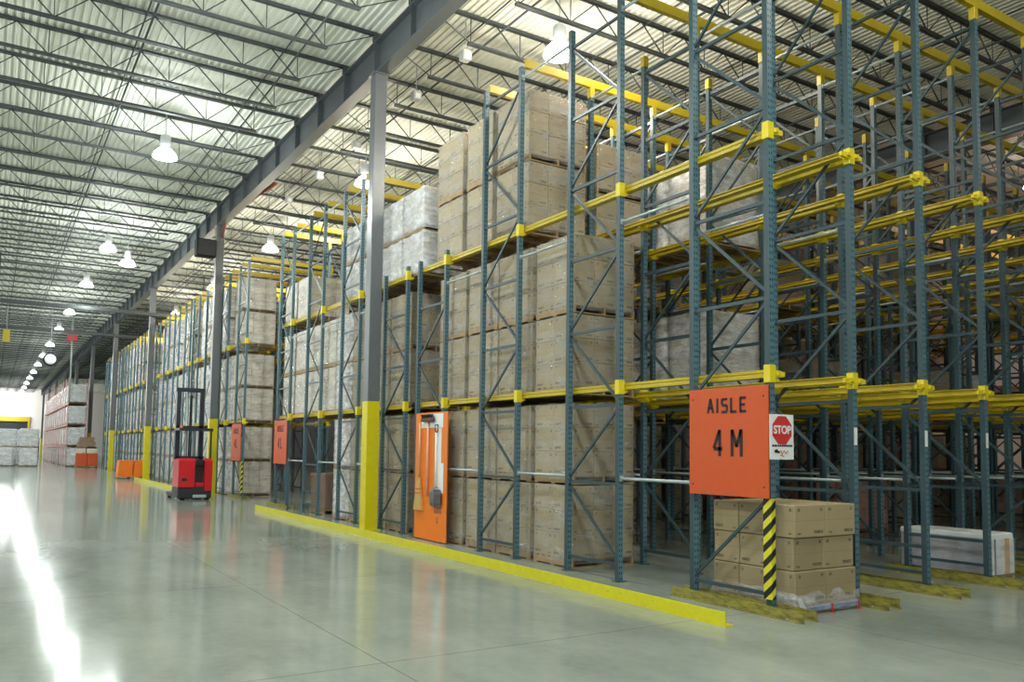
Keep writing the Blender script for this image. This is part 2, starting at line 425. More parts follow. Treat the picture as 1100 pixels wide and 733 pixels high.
def frame(h=TOP, left=True, right=True, full=True, front=False, ladder=False, sleeve=True, flip=False):
    t = thing('rack_frame', '', 'rack frame')
    pm = cached(('post', h), lambda: post_mb(h).mesh('post', [M['slate'], M['perf_lit']], True))
    levels = [z for z in (Z1, Z2) if z < h]
    nodes = [z for z in NODES if z < h]
    bm_ = cached(('br', left, right, 0), lambda: bracket_mesh(left, right, False)); bf_ = cached(('br', left, right, 1), lambda: bracket_mesh(left, right, True))
    sl = None
    if sleeve:
        def f():
            b = MB(); b.box(-.05, .05, -.046, .046, h - .18, h + .003, bev=.006); return b.mesh('top_sleeve', M['yellow'], True)
        sl = cached(('sl', h), f)
    for y in (0, FR):
        link('post', pm, t, (0, y, 0))
        if sl: link('top_sleeve', sl, t, (0, y, 0))
        if left or y == 0:
            for z in levels: link('arm_bracket', bf_ if (front and y == 0) else bm_, t, (0, y, z))
    if front and left:
        def f():
            b = MB(); b.box(-.03, .03, -.0385, -.0365, 1.87, 2.08); return b.mesh('location_label', M['white'], True)
        link('location_label', cached('loclab', f), t)
    def hbar(z):
        b = MB(); b.bar((0, .03, z), (0, FR - .03, z), .03, .042); return b
    def diag(i):
        b = MB(); up = (i % 2 == 0) ^ (not flip)
        # flip False: rear low -> front high first
        a, c = (.03, FR - .03); y0, y1 = (c, a) if (i % 2 == 0) ^ flip else (a, c)
        b.bar((0, y0, nodes[i] + .07), (0, y1, nodes[i + 1] - .05), .026, .036); return b
    if full:
        zs = list(nodes)
        if ladder: zs = [.25, .58] + nodes[1:]
        for z in zs: link('strut', cached(('h', z), lambda: hbar(z).mesh('strut', M['slate'], True)), t)
        for i in range(1 if ladder else 0, len(nodes) - 1):
            link('brace', cached(('d', i, flip, h), lambda: diag(i).mesh('brace', M['slate'], True)), t)
    else:
        def f():
            b = MB()
            for z in nodes: b.bar((0, .03, z), (0, FR - .03, z), .034, .05)
            for i in range(len(nodes) - 1):
                c = diag(i); o = len(b.v); b.v += c.v
                for q in c.f: b.face([o + a for a in q])
            return b.mesh('bracing', M['slate'], True)
        link('bracing', cached(('all', flip, h), f), t)
    return t
S_corner = Stock(lambda: frame(left=False, sleeve=False))
S_cornerf = Stock(lambda: frame(left=False, sleeve=False, flip=True))
S_short = Stock(lambda: frame(h=5.6, left=False, sleeve=False))
S_shortf = Stock(lambda: frame(h=5.6, left=False, flip=True, sleeve=False))
S_front = Stock(lambda: frame(front=True))
S_cornera = Stock(lambda: frame(left=False, sleeve=False, front=True))
S_ladder = Stock(lambda: frame(ladder=True, front=True))
S_ladderc = Stock(lambda: frame(left=False, sleeve=False, ladder=True))
S_in = Stock(lambda: frame(full=False)); S_inf = Stock(lambda: frame(full=False, flip=True))
side = ['slate-blue rack frame carrying the orange AISLE 4 M sign, striped front post',
        'tall slate-blue rack frame beside the main aisle, next one beyond the AISLE 4 M sign',
        'tall slate-blue rack frame beside the main aisle, second beyond the AISLE 4 M sign',
        'short slate-blue rack frame standing behind the orange tool board',
        'short slate-blue rack frame between the orange tool board and nearest column',
        'tall slate-blue rack frame just beyond the nearest yellow-based column',
        'slate-blue rack frame with ladder-like low rungs, in front of the brown crate',
        'slate-blue rack frame carrying the nearer of the two small hanging orange signs']
for j, y in enumerate(FY):
    S = [S_cornera, S_cornerf, S_corner, S_shortf, S_short, S_cornerf, S_ladderc, S_cornerf][j]
    S.put((X0, y, 0), side[j])
for r in range(1, NR + 1):
    for j, y in enumerate(FY):
        if r > 6 and j > 3 and r % 2: pass
        X = X0 + W * r
        if j == 0 and r <= 4:
            (S_ladder if r in (2, 3) else S_front).put((X, y, 0), 'perforated slate-blue rack frame on the aisle 4 M front, %s right of the striped post' % ORD[r - 1])
        elif r <= 3 and j in (1, 2):
            (S_in if j == 2 else S_inf).put((X, y, 0), 'slate-blue rack frame %s lane%s in from the striped post, %s behind the front' % (['one', 'two', 'three'][r - 1], '' if r == 1 else 's', ['next', 'second'][j - 1]))
        else:
            (S_in if j % 2 == 0 else S_inf).put((X, y, 0), 'slate-blue rack frame deep inside the racking behind the aisle 4 M front', 'rack frames deep inside the near racking')
# two more blocks of racking further down the main aisle
B2 = [28.63, 31.25, 33.88, 36.5, 38.25, 40.88, 43.5, 46.13]
B3 = [51.2, 53.8, 56.4, 59.0, 60.8, 63.4, 66.0, 68.6]
for bi, BY in enumerate((B2, B3)):
    for j, y in enumerate(BY):
        for r in range(0, 3):
            X = X0 + W * r
            S = (S_corner if j % 2 else S_cornerf) if r == 0 else S_in
            if bi == 0 and r == 0:
                lab = 'slate-blue rack frame with orange sign and striped post, across the aisle beyond' if j == 0 else \
                      'slate-blue rack frame behind the red reach truck, %s beyond the farther small orange sign' % ORD[j - 1]
                S.put((X, y, 0), lab)
            else:
                S.put((X, y, 0), ['slate-blue rack frame inside the block of racking behind the red reach truck', 'slate-blue rack frame in the far block of racking past the orange boxes'][bi],
                      ['inner frames of the second rack block', 'frames of the third rack block'][bi])

# pallet rails (yellow) running along each lane
def rail_mesh(L, s):
    b = MB(); w = s
    poly = [(0, 0), (w * .11, 0), (w * .11, .011), (w * .012, .011), (w * .012, .079), (w * .042, .079), (w * .042, .09), (0, .09), (0, .058), (w * .01, .046), (0, .034)]
    b.prism(poly, 0, L); return b.mesh('pallet_rail', M['yellow'], True)
LA = FY[3] + FR - FY[0]; LB = FY[7] + FR - FY[4]
RM = {(s, k): rail_mesh(L, s) for s in (-1, 1) for k, L in (('A', LA), ('B', LB))}
def put_rail(X, y, z, s, k, label, group=None):
    o = bpy.data.objects.new('pallet_rail', RM[s, k]); COL.objects.link(o); o.location = (X + s * .062, y + .036, z - .03)
    tag(o, label, 'pallet rail', group)
for r in range(0, NR + 1):
    for lv, z in (('lower', Z1), ('upper', Z2)):
        for s in (-1, 1):
            if r == 0 and s < 0: continue
            X = X0 + W * r
            if r == 0: lab, g = 'yellow pallet rail beside the main aisle, %s level, just above the AISLE 4 M sign' % lv, None
            elif r <= 4: lab, g = 'yellow pallet rail at %s level, %s of the %s post right of the striped post' % (lv, 'left' if s < 0 else 'right', ORD[r - 1]), None
            else: lab, g = 'yellow pallet rail deep in the racking at %s level' % lv, 'yellow rails deep in the racking, %s level' % lv
            if r == 0: lab = 'yellow pallet rail at %s level running from the striped post along the main aisle side' % lv
            put_rail(X, FY[0], z, s, 'A', lab, g)
            if r == 0: lab = 'yellow pallet rail at %s level running past the nearest yellow-based column' % lv
            elif r: lab, g = 'yellow pallet rail at %s level in the rear half of the near racking' % lv, 'rear yellow rails, %s level' % lv
            put_rail(X, FY[4], z, s, 'B', lab, g)
for bi, BY in enumerate((B2, B3)):
    for y in (BY[0], BY[4]):
        for r in range(0, 3):
            for z in (Z1, Z2):
                for s in (-1, 1):
                    if r == 0 and s < 0: continue
                    put_rail(X0 + W * r, y, z, s, 'B', ['yellow pallet rail in the block of racking behind the red reach truck', 'yellow pallet rail in the far block of racking past the orange boxes'][bi],
                             ['yellow rails of the second rack block', 'yellow rails of the third rack block'][bi])
# top tie beams across the frames
def tie_mesh(L):
    b = MB(); b.prism([(-.04, 0), (.04, 0), (.04, .03), (-.01, .035), (-.01, .115), (.04, .12), (.04, .14), (-.04, .14)], 0, L, 'x'); return b.mesh('top_tie_beam', M['yellow'], True)
TM = tie_mesh(W * NR); TS = tie_mesh(W * 2)
for j, y in enumerate([FY[0], FY[0] + FR, FY[1], FY[2], FY[2] + FR, FY[3], FY[5], FY[5] + FR, FY[6], FY[6] + FR, FY[7], FY[7] + FR]):
    x0 = W if j == 5 else 0
    o = bpy.data.objects.new('top_tie_beam', TM); COL.objects.link(o); o.location = (X0 + x0 + .05, y, TOP + .005)
    tag(o, 'yellow tie beam over the rack tops, %s back from the aisle 4 M front' % ORD[j], 'tie beam')
for bi, BY in enumerate((B2, B3)):
    for y in BY:
        for dy in (0, FR):
            o = bpy.data.objects.new('top_tie_beam', TS); COL.objects.link(o); o.location = (X0 + .05, y + dy, TOP + .005)
            tag(o, ['yellow tie beam on the rack tops behind the red reach truck', 'yellow tie beam on rack tops far past the orange boxes'][bi], 'tie beam', ['top ties of the second rack block', 'top ties of the third rack block'][bi])
# pale spacer bars between frames in a row
def spacer(L):
    b = MB(); b.tube([(0, .05, 0), (0, L - .05, 0)], .021, 8); b.box(-.03, .03, .0475, .055, -.04, .04); b.box(-.03, .03, L - .055, L - .0475, -.04, .04); return b.mesh('spacer_bar', M['galv'], True)
SPM = {}
for r in range(0, 9):
    for j in range(7):
        if j == 3: continue
        ya = FY[j] + FR; L = FY[j + 1] - ya; key = round(L, 3)
        if key not in SPM: SPM[key] = spacer(L)
        for zi, z in enumerate((1.39, 5.0 if r else 4.95, 8.02)):
            if r == 0 and j in (2, 4) and zi == 2: continue
            if r > 3 and j > 2: continue
            o = bpy.data.objects.new('spacer_bar', SPM[key]); COL.objects.link(o); o.location = (X0 + W * r, ya, z)
            zn = ['at chest height', 'under the upper rails', 'near the frame tops'][zi]
            if r == 0: tag(o, 'pale spacer bar %s, %s gap beyond the AISLE 4 M sign' % (zn, ORD[j if j < 3 else j - 1]), 'spacer bar')
            else: tag(o, 'pale steel spacer bar joining inner rack frames %s' % zn, 'spacer bar', 'inner spacer bars %s' % zn)
# floor guide channels at the lane mouths
def guide():
    b = MB(); L = 1.95
    for q in (-1, 1):
        b.prism([(q * .098, 0), (q * .128, 0), (q * .128, .012), (q * .11, .012), (q * .11, .115), (q * .098, .115)], 0, L)
    o = b.build('floor_guide_rail', M['guide']); tag(o, '', 'guide rail')
    b = MB()
    for q in (-1, 1):
        for yy in (.2, 1.0, 1.75): b.tube([(q * .119, yy, .012), (q * .119, yy, .024)], .008, 8)
    b.build('anchor_bolt', M['galv'], o)
    return o
S_g = Stock(guide)
for r in range(0, 9):
    lab = 'scuffed olive-yellow floor guide rail at the foot of the striped post' if r == 0 else 'scuffed olive-yellow floor guide rail under the %s front post right of the striped post' % ORD[r - 1]
    S_g.put((X0 + W * r, Y0 - .5, 0), lab)
for i, y in enumerate((24.73 - 1.5, 28.63 - .45)): S_g.put((X0, y, 0), ['scuffed yellow floor guide rail under the nearer small orange sign', 'scuffed yellow floor guide rail under the farther small orange sign'][i])

# ------------------------------------------------------------------ guard rails on the floor
def guardrail(y0, y1, label):
    b = MB(); b.prism([(0, 0), (.012, 0), (.012, .012), (.11, .012), (.11, .0), (.12, 0), (.12, .022), (.014, .022), (.014, .145), (0, .15)], y0, y1)
    b = MB(); b.prism([(0, 0), (.13, 0), (.13, .014), (.016, .014), (.016, .15), (0, .15)], y0, y1)
    o = b.build('floor_guard_rail', M['guard']); tag(o, label, 'guard rail')
    b = MB()
    y = y0 + .4
    while y < y1:
        b.tube([(.08, y, .012), (.08, y, .03)], .016, 8); y += 1.5
    b.build('anchor_bolt', M['galv'], o); o.location = (6.335, 0, 0); return o
guardrail(5.95, 23.4, 'long bright yellow angle guard rail bolted to the floor along the main aisle')
guardrail(33.2, 46.2, 'yellow floor guard rail in the distance beyond the red reach truck')

# ------------------------------------------------------------------ pallets and loads
def pallet_mesh(wx, wy, h=.13):
    b = MB()
    for i in range(7): y = i * (wy - .1) / 6; b.box(0, wx, y, y + .1, h - .018, h)
    for x in (0, wx / 2 - .02, wx - .04): b.box(x, x + .04, 0, wy, .018, h - .018)
    for y in (0, wy / 2 - .05, wy - .1): b.box(0, wx, y, y + .1, 0, .018)
    return b.mesh('pallet', M['wood'], True)
def carton_mesh(x, y, z, mat, name='carton'):
    b = MB(); b.box(0, x, 0, y, 0, z, bev=.006); return b.mesh(name, mat, True)
def wrap_mesh(x0, x1, y0, y1, z0, z1, mat, jig=.01, name='stretch_wrap'):
    b = MB(); n = 7; m = 9; rnd = random.Random(3)
    loop = [(x0 + (x1 - x0) * i / n, y0) for i in range(n)] + [(x1, y0 + (y1 - y0) * i / n) for i in range(n)] + [(x1 - (x1 - x0) * i / n, y1) for i in range(n)] + [(x0, y1 - (y1 - y0) * i / n) for i in range(n)]
    cx, cy = (x0 + x1) / 2, (y0 + y1) / 2; N = len(loop)
    for k in range(m + 1):
        z = z0 + (z1 - z0) * k / m
        for (x, y) in loop:
            j = rnd.uniform(0, jig); sx = 1 if x > cx else -1; sy = 1 if y > cy else -1
            b.v.append((x + sx * j, y + sy * j, z + rnd.uniform(-.01, .01)))
    for k in range(m):
        for i in range(N): b.face([k * N + i, k * N + (i + 1) % N, (k + 1) * N + (i + 1) % N, (k + 1) * N + i], smooth=True)
    return b.mesh(name, mat, True)
def load(mat, wx=1.2, wy=1.03, H=1.235, nx=3, ny=2, nz=3, filmm='film', parts=True, wrapx=(0, 1), band=None, cat='pallet load'):
    def f():
        t = thing('wrapped_pallet_load', '', cat)
        link('pallet', cached(('pal', wx, wy), lambda: pallet_mesh(wx, wy)), t)
        hz = (H - .13) / nz; cx, cy = wx / nx, wy / ny
        if parts:
            cm = cached(('car', mat, cx, cy, hz), lambda: carton_mesh(cx - .006, cy - .006, hz - .004, M[mat]))
            for k in range(nz):
                for i in range(nx):
                    for j in range(ny):
                        if 0 < i < nx - 1 and 0 < j < ny - 1 and k < nz - 1: continue
                        link('carton', cm, t, (i * cx + .003 + random.uniform(-.004, .004), j * cy + .003 + random.uniform(-.004, .004), .13 + k * hz))
        else:
            b = MB()
            for k in range(nz):
                for i in range(nx):
                    for j in range(ny):
                        e = random.uniform(0, .006)
                        b.box(i * cx + .004 + e, (i + 1) * cx - .004, j * cy + .004 + e, (j + 1) * cy - .004, .13 + k * hz, .13 + (k + 1) * hz - .005)
            link('carton_stack', b.mesh('carton_stack', M[mat], True), t)
        if filmm: link('stretch_wrap', cached(('wr', wx, wy, H, filmm), lambda: wrap_mesh(-.004, wx + .004, -.004, wy + .004, .06, H + .004, M[filmm])), t)
        return t
    return f
S_tan = Stock(load('kraft'))
S_tanf = Stock(load('kraft', parts=False))
S_pale = Stock(load('pale', parts=False, nz=4))
S_palef = Stock(load('pale', parts=False, filmm='film_white'))
S_white = Stock(load('pale', H=.93, nz=2, parts=False, filmm='film_white'))
S_whitet = Stock(load('pale', H=1.6, nz=4, parts=False, filmm='film_white'))
S_tans = Stock(load('kraft', H=.93, nz=2))
S_brown = Stock(load('brown', parts=False))
S_pink = Stock(load('pinkish', parts=False))
LX = .135; Rz = lambda z: z - .017
lev = (('floor level', 0.0), ('middle level', Rz(Z1)), ('top level', Rz(Z2)))
PITCH = 1.13
# lane beside the main aisle, near half: tan double stacks
for li, (ln, z) in enumerate(lev):
    ys = [10.0, 11.17, 12.24, 13.41] if li < 2 else [11.3, 12.4, 13.6]
    for i, y in enumerate(ys):
        for k in range(2):
            S_tan.put((X0 + LX + .004 * ((i * 3 + k * 2) % 4), y + .003 * k, z + k * 1.252), 'tan carton load at %s, %s one, %s stack from AISLE 4 M sign' % (ln, ['lower', 'upper'][k], ORD[i]))
# white wrapped double stacks at the top behind the nearest column
for i in range(4):
    for k in range(2):
        S_white.put((X0 + LX, 15.25 + PITCH * i, lev[2][1] + k * .94), 'white wrapped load at top level, %s one, %s white stack past the tan stacks' % (['lower', 'upper'][k], ORD[i]))
# rear half beside the main aisle
for li, (ln, z) in enumerate(lev):
    for i in range(8):
        y = 15.75 + PITCH * i
        if li == 2 and i in (4, 5): continue
        if li == 2 and i < 4: continue
        if li == 0 and 4 <= i: continue
        for k in range(1 if li == 2 else 2):
            S = S_tanf if i < 3 else (S_palef if i == 3 else S_pale)
            S.put((X0 + LX, y, z + k * 1.24), '%s carton load at %s past nearest column, %s, %s stack along' % ('tan' if i < 3 else 'pale printed', ln, ['lower', 'upper'][k], ORD[i]))
for i, y in enumerate((21.3, 22.5)): 
    S_pale.put((X0 + W + LX, y, 0), 'pale printed carton pallet on the floor behind the brown crate, %s one' % ['nearer', 'farther'][i])
# inner lanes
for k in range(2): S_tans.put((X0 + W + LX, 11.33, lev[2][1] + k * .94), 'tan carton pallet at top level in the second lane, %s of its short stack' % ['lower', 'upper'][k])
for li in (1, 2):
    for i in range(3):
        S_whitet.put((X0 + 2 * W + LX, 10.02 + PITCH * i, lev[li][1]), 'white wrapped load at %s, third lane from the main aisle, %s back' % (lev[li][0], ORD[i]))
rr = random.Random(11)
for r in range(1, NR):
    for li in range(3):
        y = 15.75
        if (r, li) in ((1, 2),): continue
        for i in range(2 if r < 6 else 1):
            S = rr.choice([S_tanf, S_brown, S_brown, S_pink])
            for k in range(2):
                S.put((X0 + r * W + LX, y + i * PITCH, lev[li][1] + k * 1.24), 'carton pallet stored in the dark far half of the racking at %s' % lev[li][0], 'carton pallets in the dark rear lanes, %s' % lev[li][0])
for r in range(5, NR):
    for li in range(3):
        if rr.random() < .55:
            y = rr.choice([11.4, 12.5, 13.6]); S = rr.choice([S_tanf, S_brown, S_pink, S_palef])
            S.put((X0 + r * W + LX, y, lev[li][1]), 'carton pallet stored in a dark right-hand lane at %s' % lev[li][0], 'carton pallets in the dark right-hand lanes, %s' % lev[li][0])
# blocks further along
for bi, BY in enumerate((B2, B3)):
    for half in (0, 4):
        for li in range(3):
            for i in range(8):
                y = BY[half] + (1.25 if half == 0 else .1) + PITCH * i
                if y + 1 > BY[half + 3] + FR + .1: continue
                if li == 2 and (i + half) % 5 == 1: continue
                S = (S_palef if (i + li) % 3 and i else S_pale)
                for k in range(2):
                    S.put((X0 + LX, y, lev[li][1] + k * 1.24), ['pale wrapped pallet load in the racking behind the red reach truck, at %s', 'pale wrapped pallet load in the far racking past the orange boxes, at %s'][bi] % lev[li][0],
                          ['pale loads of the second rack block, %s', 'pale loads of the third rack block, %s'][bi] % lev[li][0])
# brown crate on the floor behind the ladder frame
t = thing('brown_crate', 'big plain dark brown carton crate on the floor behind the ladder-runged frame', 'crate', (X0 + .2, 21.0, 0))
link('pallet', pallet_mesh(1.1, 1.15), t)
b = MB(); b.box(.02, 1.08, .02, 1.13, .13, 1.06, bev=.012); b.build('crate_body', M['kraftdark'], t)
b = MB(); b.box(.0, 1.1, .0, 1.15, .98, 1.075, bev=.006); b.build('lid', M['kraftdark'], t)

# foreground stack under the sign
t = thing('wrapped_carton_stack', 'tan carton stack three layers high on a pallet under the AISLE 4 M sign', 'pallet load', (X0 + .165, 5.98, 0))
link('pallet', pallet_mesh(1.07, 1.2, .11), t)
hz = .362
for k in range(3):
    for i in range(2):
        for j in range(3):
            if j == 1 and False: continue
            b = MB(); b.box(0, .527, 0, .392, 0, hz - .006, bev=.008)
            dx = (.012 if k == 1 else 0) * (1 if i else -1) * -1; dy = .03 if (k == 1 and j == 0) else 0
            o = b.build('carton', M['kraft'], t, (.005 + i * .535 + dx, .005 + j * .4 + (0 if j else dy), .11 + k * hz))
            if k == 1 and j == 0: o.rotation_euler = (random.uniform(-.015, .015), 0, random.uniform(-.02, .02))
b = MB()   # loose film skirt crumpled round the base
rnd = random.Random(5)
pts = [(-.02, 1.2)] + [(-.02, 1.2 - .12 * i) for i in range(1, 10)] + [(-.03, 0)] + [(.12 * i, -.03) for i in range(0, 10)] + [(1.09, .0)] + [(1.09, .12 * i) for i in range(1, 10)]
N = len(pts)
for zi, z in enumerate((.02, .06, .1, .15, .2)):
    for i, (x, y) in enumerate(pts):
        j = rnd.uniform(-.008, .022) * (1.4 if zi in (1, 2) else .7); sx = -1 if x < .5 else 1; front = y < .01
        up = rnd.uniform(-.03, .07) if zi == 4 else 0
        b.v.append((x + (sx * j if not front else rnd.uniform(-.01, .01)), y - (j if front else 0), z + up + rnd.uniform(-.012, .012)))
for k in range(4):
    for i in range(N - 1): b.face([k * N + i, k * N + i + 1, (k + 1) * N + i + 1, (k + 1) * N + i], smooth=True)
M['film_skirt'] = film('crumpled_stretch_film', .3, (.8, .82, .86, 1), .12)
b.build('stretch_wrap', M['film_skirt'], t)
b = MB(); b.box(-.015, 1.085, -.045, -.005, .03, .095, bev=.01); b.build('film_roll_edge', M['blueskirt'], t)
b = MB()
b.v += [(-.05, -.06, .20), (-.02, -.09, .21), (.11, -.10, .02), (.06, -.05, .015), (-.02, -.03, .22), (.09, -.03, .03)]
b.face([0, 1, 2, 3]); b.face([1, 4, 5, 2]); b.build('film_tail', M['white'], t)
b = MB()
for xx in (.55, 1.03): b.box(xx, xx + .022, -.055, -.047, 0.0, .1); b.box(xx, xx + .022, -.085, -.047, 0, .006)
b.build('red_strap', M['redsign'], t)

# white wrapped bundle at right
t = thing('wrapped_bundle', 'low white wrapped bundle with tan strip on the floor at the right lane mouth', 'pallet load', (X0 + 3 * W + .16, 6.2, 0))
link('pallet', pallet_mesh(.62, 1.36, .09), t)
def bundle_mat():
    t_ = NT('grey_wrapped_goods'); n = t_.noise(t_.map(t_.obj(), (1, 1, 10)), 5, 5, .65)
    return t_.done(t_.bsdf(t_.mix(n, srgb(140, 138, 148), srgb(196, 196, 204)), .3, bump=n, bstr=.4))
b = MB(); b.box(.01, .61, .01, 1.35, .09, .61, bev=.012); b.build('goods', bundle_mat(), t)
b = MB(); b.box(0, .62, 0, 1.36, .585, .67, bev=.02); b.build('top_sheet', M['white'], t)
b = MB(); b.box(.02, .6, -.014, .008, .1, .6, bev=.004); b.build('white_end_board', M['white'], t)
b = MB(); b.box(.33, .46, -.022, -.013, .1, .6, bev=.003); b.build('tan_strip', M['woodhandle'], t)
b = MB(); b.box(.06, .1, -.022, -.013, .1, .6, bev=.003); b.build('blue_strip', M['blueskirt'], t)
b = MB(); b.box(-.012, .012, -.005, .04, .09, .62, bev=.003); b.build('yellow_corner_strip', M['column_yellow'], t)
link('stretch_wrap', wrap_mesh(-.003, .623, -.02, 1.363, .05, .60, M['film']), t)

# ------------------------------------------------------------------ signs
def text(body, size, parent, loc, rot, mat, sx=1.0, name='lettering', bold=.0):
    c = bpy.data.curves.new(name, 'FONT'); c.body = body; c.size = size; c.align_x = 'CENTER'; c.align_y = 'CENTER'; c.extrude = .002; c.offset = bold
    c.materials.append(mat); o = bpy.data.objects.new(name, c); COL.objects.link(o); me = bpy.data.meshes.new_from_object(o.evaluated_get(bpy.context.evaluated_depsgraph_get())); bpy.data.objects.remove(o); o = bpy.data.objects.new(name, me); COL.objects.link(o); o.parent = parent; o.location = loc; o.rotation_euler = rot; o.scale = (sx, 1, 1); return o
FACE_L = (PI / 2, 0, -PI / 2)     # text read by someone looking towards +X
def aisle_sign(y0, y1, z0, z1, label, second, big=True):
    t = thing('aisle_sign', label, 'sign', (X0 - .075, (y0 + y1) / 2, z0)); w = (y1 - y0) / 2; h = z1 - z0
    b = MB(); b.box(-.012, .012, -w, w, 0, h, bev=.003); b.build('sign_board', M['orange'], t)
    b = MB()
    for yy in (-w + .06, w - .06):
        for zz in (.12, h - .12): b.tube([(-.016, yy, zz), (.02, yy, zz)], .012, 8)
    b.build('bolt', M['steel'], t)
    return t
t = aisle_sign(6.116, 7.318, 1.262, 2.512, 'large square orange AISLE 4 M sign on the corner rack frame', '4 M')
def glyphs(word, parent, yc, zc, h, w, gap, stroke, x, mat, name):
    # blocky stencil lettering built from bars; +u runs towards -Y
    G = {'A': [(0, 0, .5, 1), (1, 0, .5, 1), (.2, .36, .8, .36)], 'I': [(.5, 0, .5, 1)], 'S': [(1, .92, .1, .92), (.05, .95, .05, .55), (.05, .5, .95, .5), (.95, .5, .95, .08), (.95, .05, 0, .05)],
         'L': [(.05, 0, .05, 1), (0, .05, 1, .05)], 'E': [(.05, 0, .05, 1), (0, .05, 1, .05), (0, .95, 1, .95), (0, .5, .8, .5)],
         '4': [(.7, 0, .7, 1), (.68, .97, 0, .3), (0, .28, 1, .28)], 'M': [(.06, 0, .06, 1), (.94, 0, .94, 1), (.08, .98, .5, .35), (.5, .35, .92, .98)]}
    b = MB(); n = len(word); tot = sum((w * (.3 if c == 'I' else 1)) for c in word) + gap * (n - 1); u = -tot / 2
    for c in word:
        ww = w * (.3 if c == 'I' else 1)
        for (a, p, q, r) in G.get(c, []):
            b.bar((x, yc - (u + a * ww), zc + (p - .5) * h), (x, yc - (u + q * ww), zc + (r - .5) * h), stroke, .004, (1, 0, 0))
        u += ww + gap
    return b.build(name, mat, parent)
yo = 6.709
glyphs('AISLE', t, 6.712 - yo, 2.308 - 1.262, .17, .085, .055, .03, -.0145, M['black'], 'lettering')
glyphs('4', t, 6.845 - yo, 1.872 - 1.262, .31, .13, .05, .042, -.0145, M['black'], 'lettering')
glyphs('M', t, 6.56 - yo, 1.872 - 1.262, .31, .155, .05, .042, -.0145, M['black'], 'lettering')
for (y0, y1, lab) in ((23.50, 24.72, 'smaller-looking orange aisle sign on the rack end nearer than the red reach truck'), (28.66, 29.9, 'farther orange aisle sign on the rack beside the second column')):
    s = aisle_sign(y0, y1, 1.28, 2.55, lab, ''); s.location.x = X0 - .075
    glyphs('AISLE', s, 0, 1.03, .17, .085, .055, .032, -.0145, M['black'], 'lettering')
    glyphs('4', s, .14, .6, .31, .13, .05, .042, -.0145, M['black'], 'lettering')
    if y0 < 25: glyphs('L', s, -.12, .6, .31, .14, .05, .042, -.0145, M['black'], 'lettering')
    else: glyphs('L', s, -.12, .6, .31, .14, .05, .042, -.0145, M['black'], 'lettering')
# stop sign
t = thing('stop_sign', 'small white sign with red STOP octagon on the striped post', 'sign', (7.40, Y0 - .058, 1.69))
b = MB(); b.box(-.195, .195, -.006, .006, 0, .50, bev=.002); b.build('sign_plate', M['white'], t)
b = MB(); R8 = .168; b.prism([(R8 * math.cos(PI / 8 + k * PI / 4), .325 + R8 * math.sin(PI / 8 + k * PI / 4)) for k in range(8)], -.010, -.006); b.build('red_octagon', M['redsign'], t)
text('STOP', .125, t, (0, -.0115, .325), (PI / 2, 0, 0), M['white'], .95, 'stop_lettering', .003)
b = MB(); rnd = random.Random(2); xx = -.16
while xx < .15:
    w_ = rnd.uniform(.012, .03); b.box(xx, xx + w_, -.0085, -.006, .142, .165); xx += w_ + .008
b.build('small_print', M['black'], t)
b = MB(); b.prism([(-.13, .10), (-.09, .115), (-.04, .085), (-.04, .07), (-.12, .075)], -.0085, -.006); b.build('dark_emblem', M['black'], t)
b = MB(); b.tube([(-.05, -.007, .075), (-.02, -.007, .1), (.0, -.007, .06), (.03, -.007, .10), (.06, -.007, .065), (.09, -.007, .1), (.09, -.007, .055)], .006, 6); b.tube([(-.03, -.007, .05), (.03, -.007, .035)], .005, 6); b.build('scrawl', M['redsign'], t)
# striped guard on the corner post
def stripe_guard():
    b = MB(); b.prism([(-.055, .06), (-.055, -.055), (.01, -.055), (.01, -.047), (-.047, -.047), (-.047, .06)], .17, 1.262, 'z')
    o = b.build('post_guard', M['stripe']); return tag(o, '', 'post guard')
S_s = Stock(stripe_guard)
S_s.put((X0, Y0, 0), 'yellow and black striped strip on the corner post under the AISLE 4 M sign')
S_s.put((X0, 28.63, 0), 'yellow and black striped strip under the farther small orange sign')

# ------------------------------------------------------------------ tool board
TB = (7.205, 14.29)
t = thing('tool_board', 'tall narrow orange tool board standing behind the yellow guard rail', 'tool board', (TB[0], TB[1], 0))
b = MB(); b.box(-.012, .012, -.67, .67, .02, 2.47, bev=.003); b.build('board', M['orange_tool'], t)
b = MB(); b.box(-.016, -.012, -.5, .42, 2.17, 2.44); b.build('white_panel', M['white'], t)
b = MB(); b.box(-.016, -.012, -.54, -.2, .93, 1.5); b.build('white_panel', M['white'], t)
b = MB(); b.box(-.016, -.012, -.44, -.24, 1.5, 2.16); b.build('white_panel', M['white'], t)
b = MB(); rnd = random.Random(4)
for zz, n_ in ((.80, 3), (.61, 3), (.42, 1)):
    for i in range(n_):
        y1 = -.2 - i * .105 - (.08 if n_ == 1 else 0)
        b.box(-.015, -.012, y1 - .075, y1 - .055, zz - .065, zz + .065); b.box(-.015, -.012, y1 - .02, y1, zz - .065, zz + .065); b.box(-.015, -.012, y1 - .055, y1 - .02, zz - .01 + .04 * (i - 1), zz + .015 + .04 * (i - 1))
b.build('faded_lettering', M['kraftdark'], t)
bx = TB[0] - .045
t = thing('corn_broom', 'straw broom hanging bristles down at left on the orange tool board', 'broom', (bx, 14.72, .55))
b = MB(); b.tube([(0, 0, .62), (0, -.01, 1.72)], .02, 8); b.build('handle', M['woodhandle'], t)
b = MB(); b.v = []
prof = [(.03, .012, .66), (.06, .018, .60), (.08, .024, .45), (.13, .028, .20), (.17, .03, .02)]
for (hw, hd, z) in prof: b.v += [(-hd, -hw, z), (hd, -hw, z), (hd, hw, z), (-hd, hw, z)]
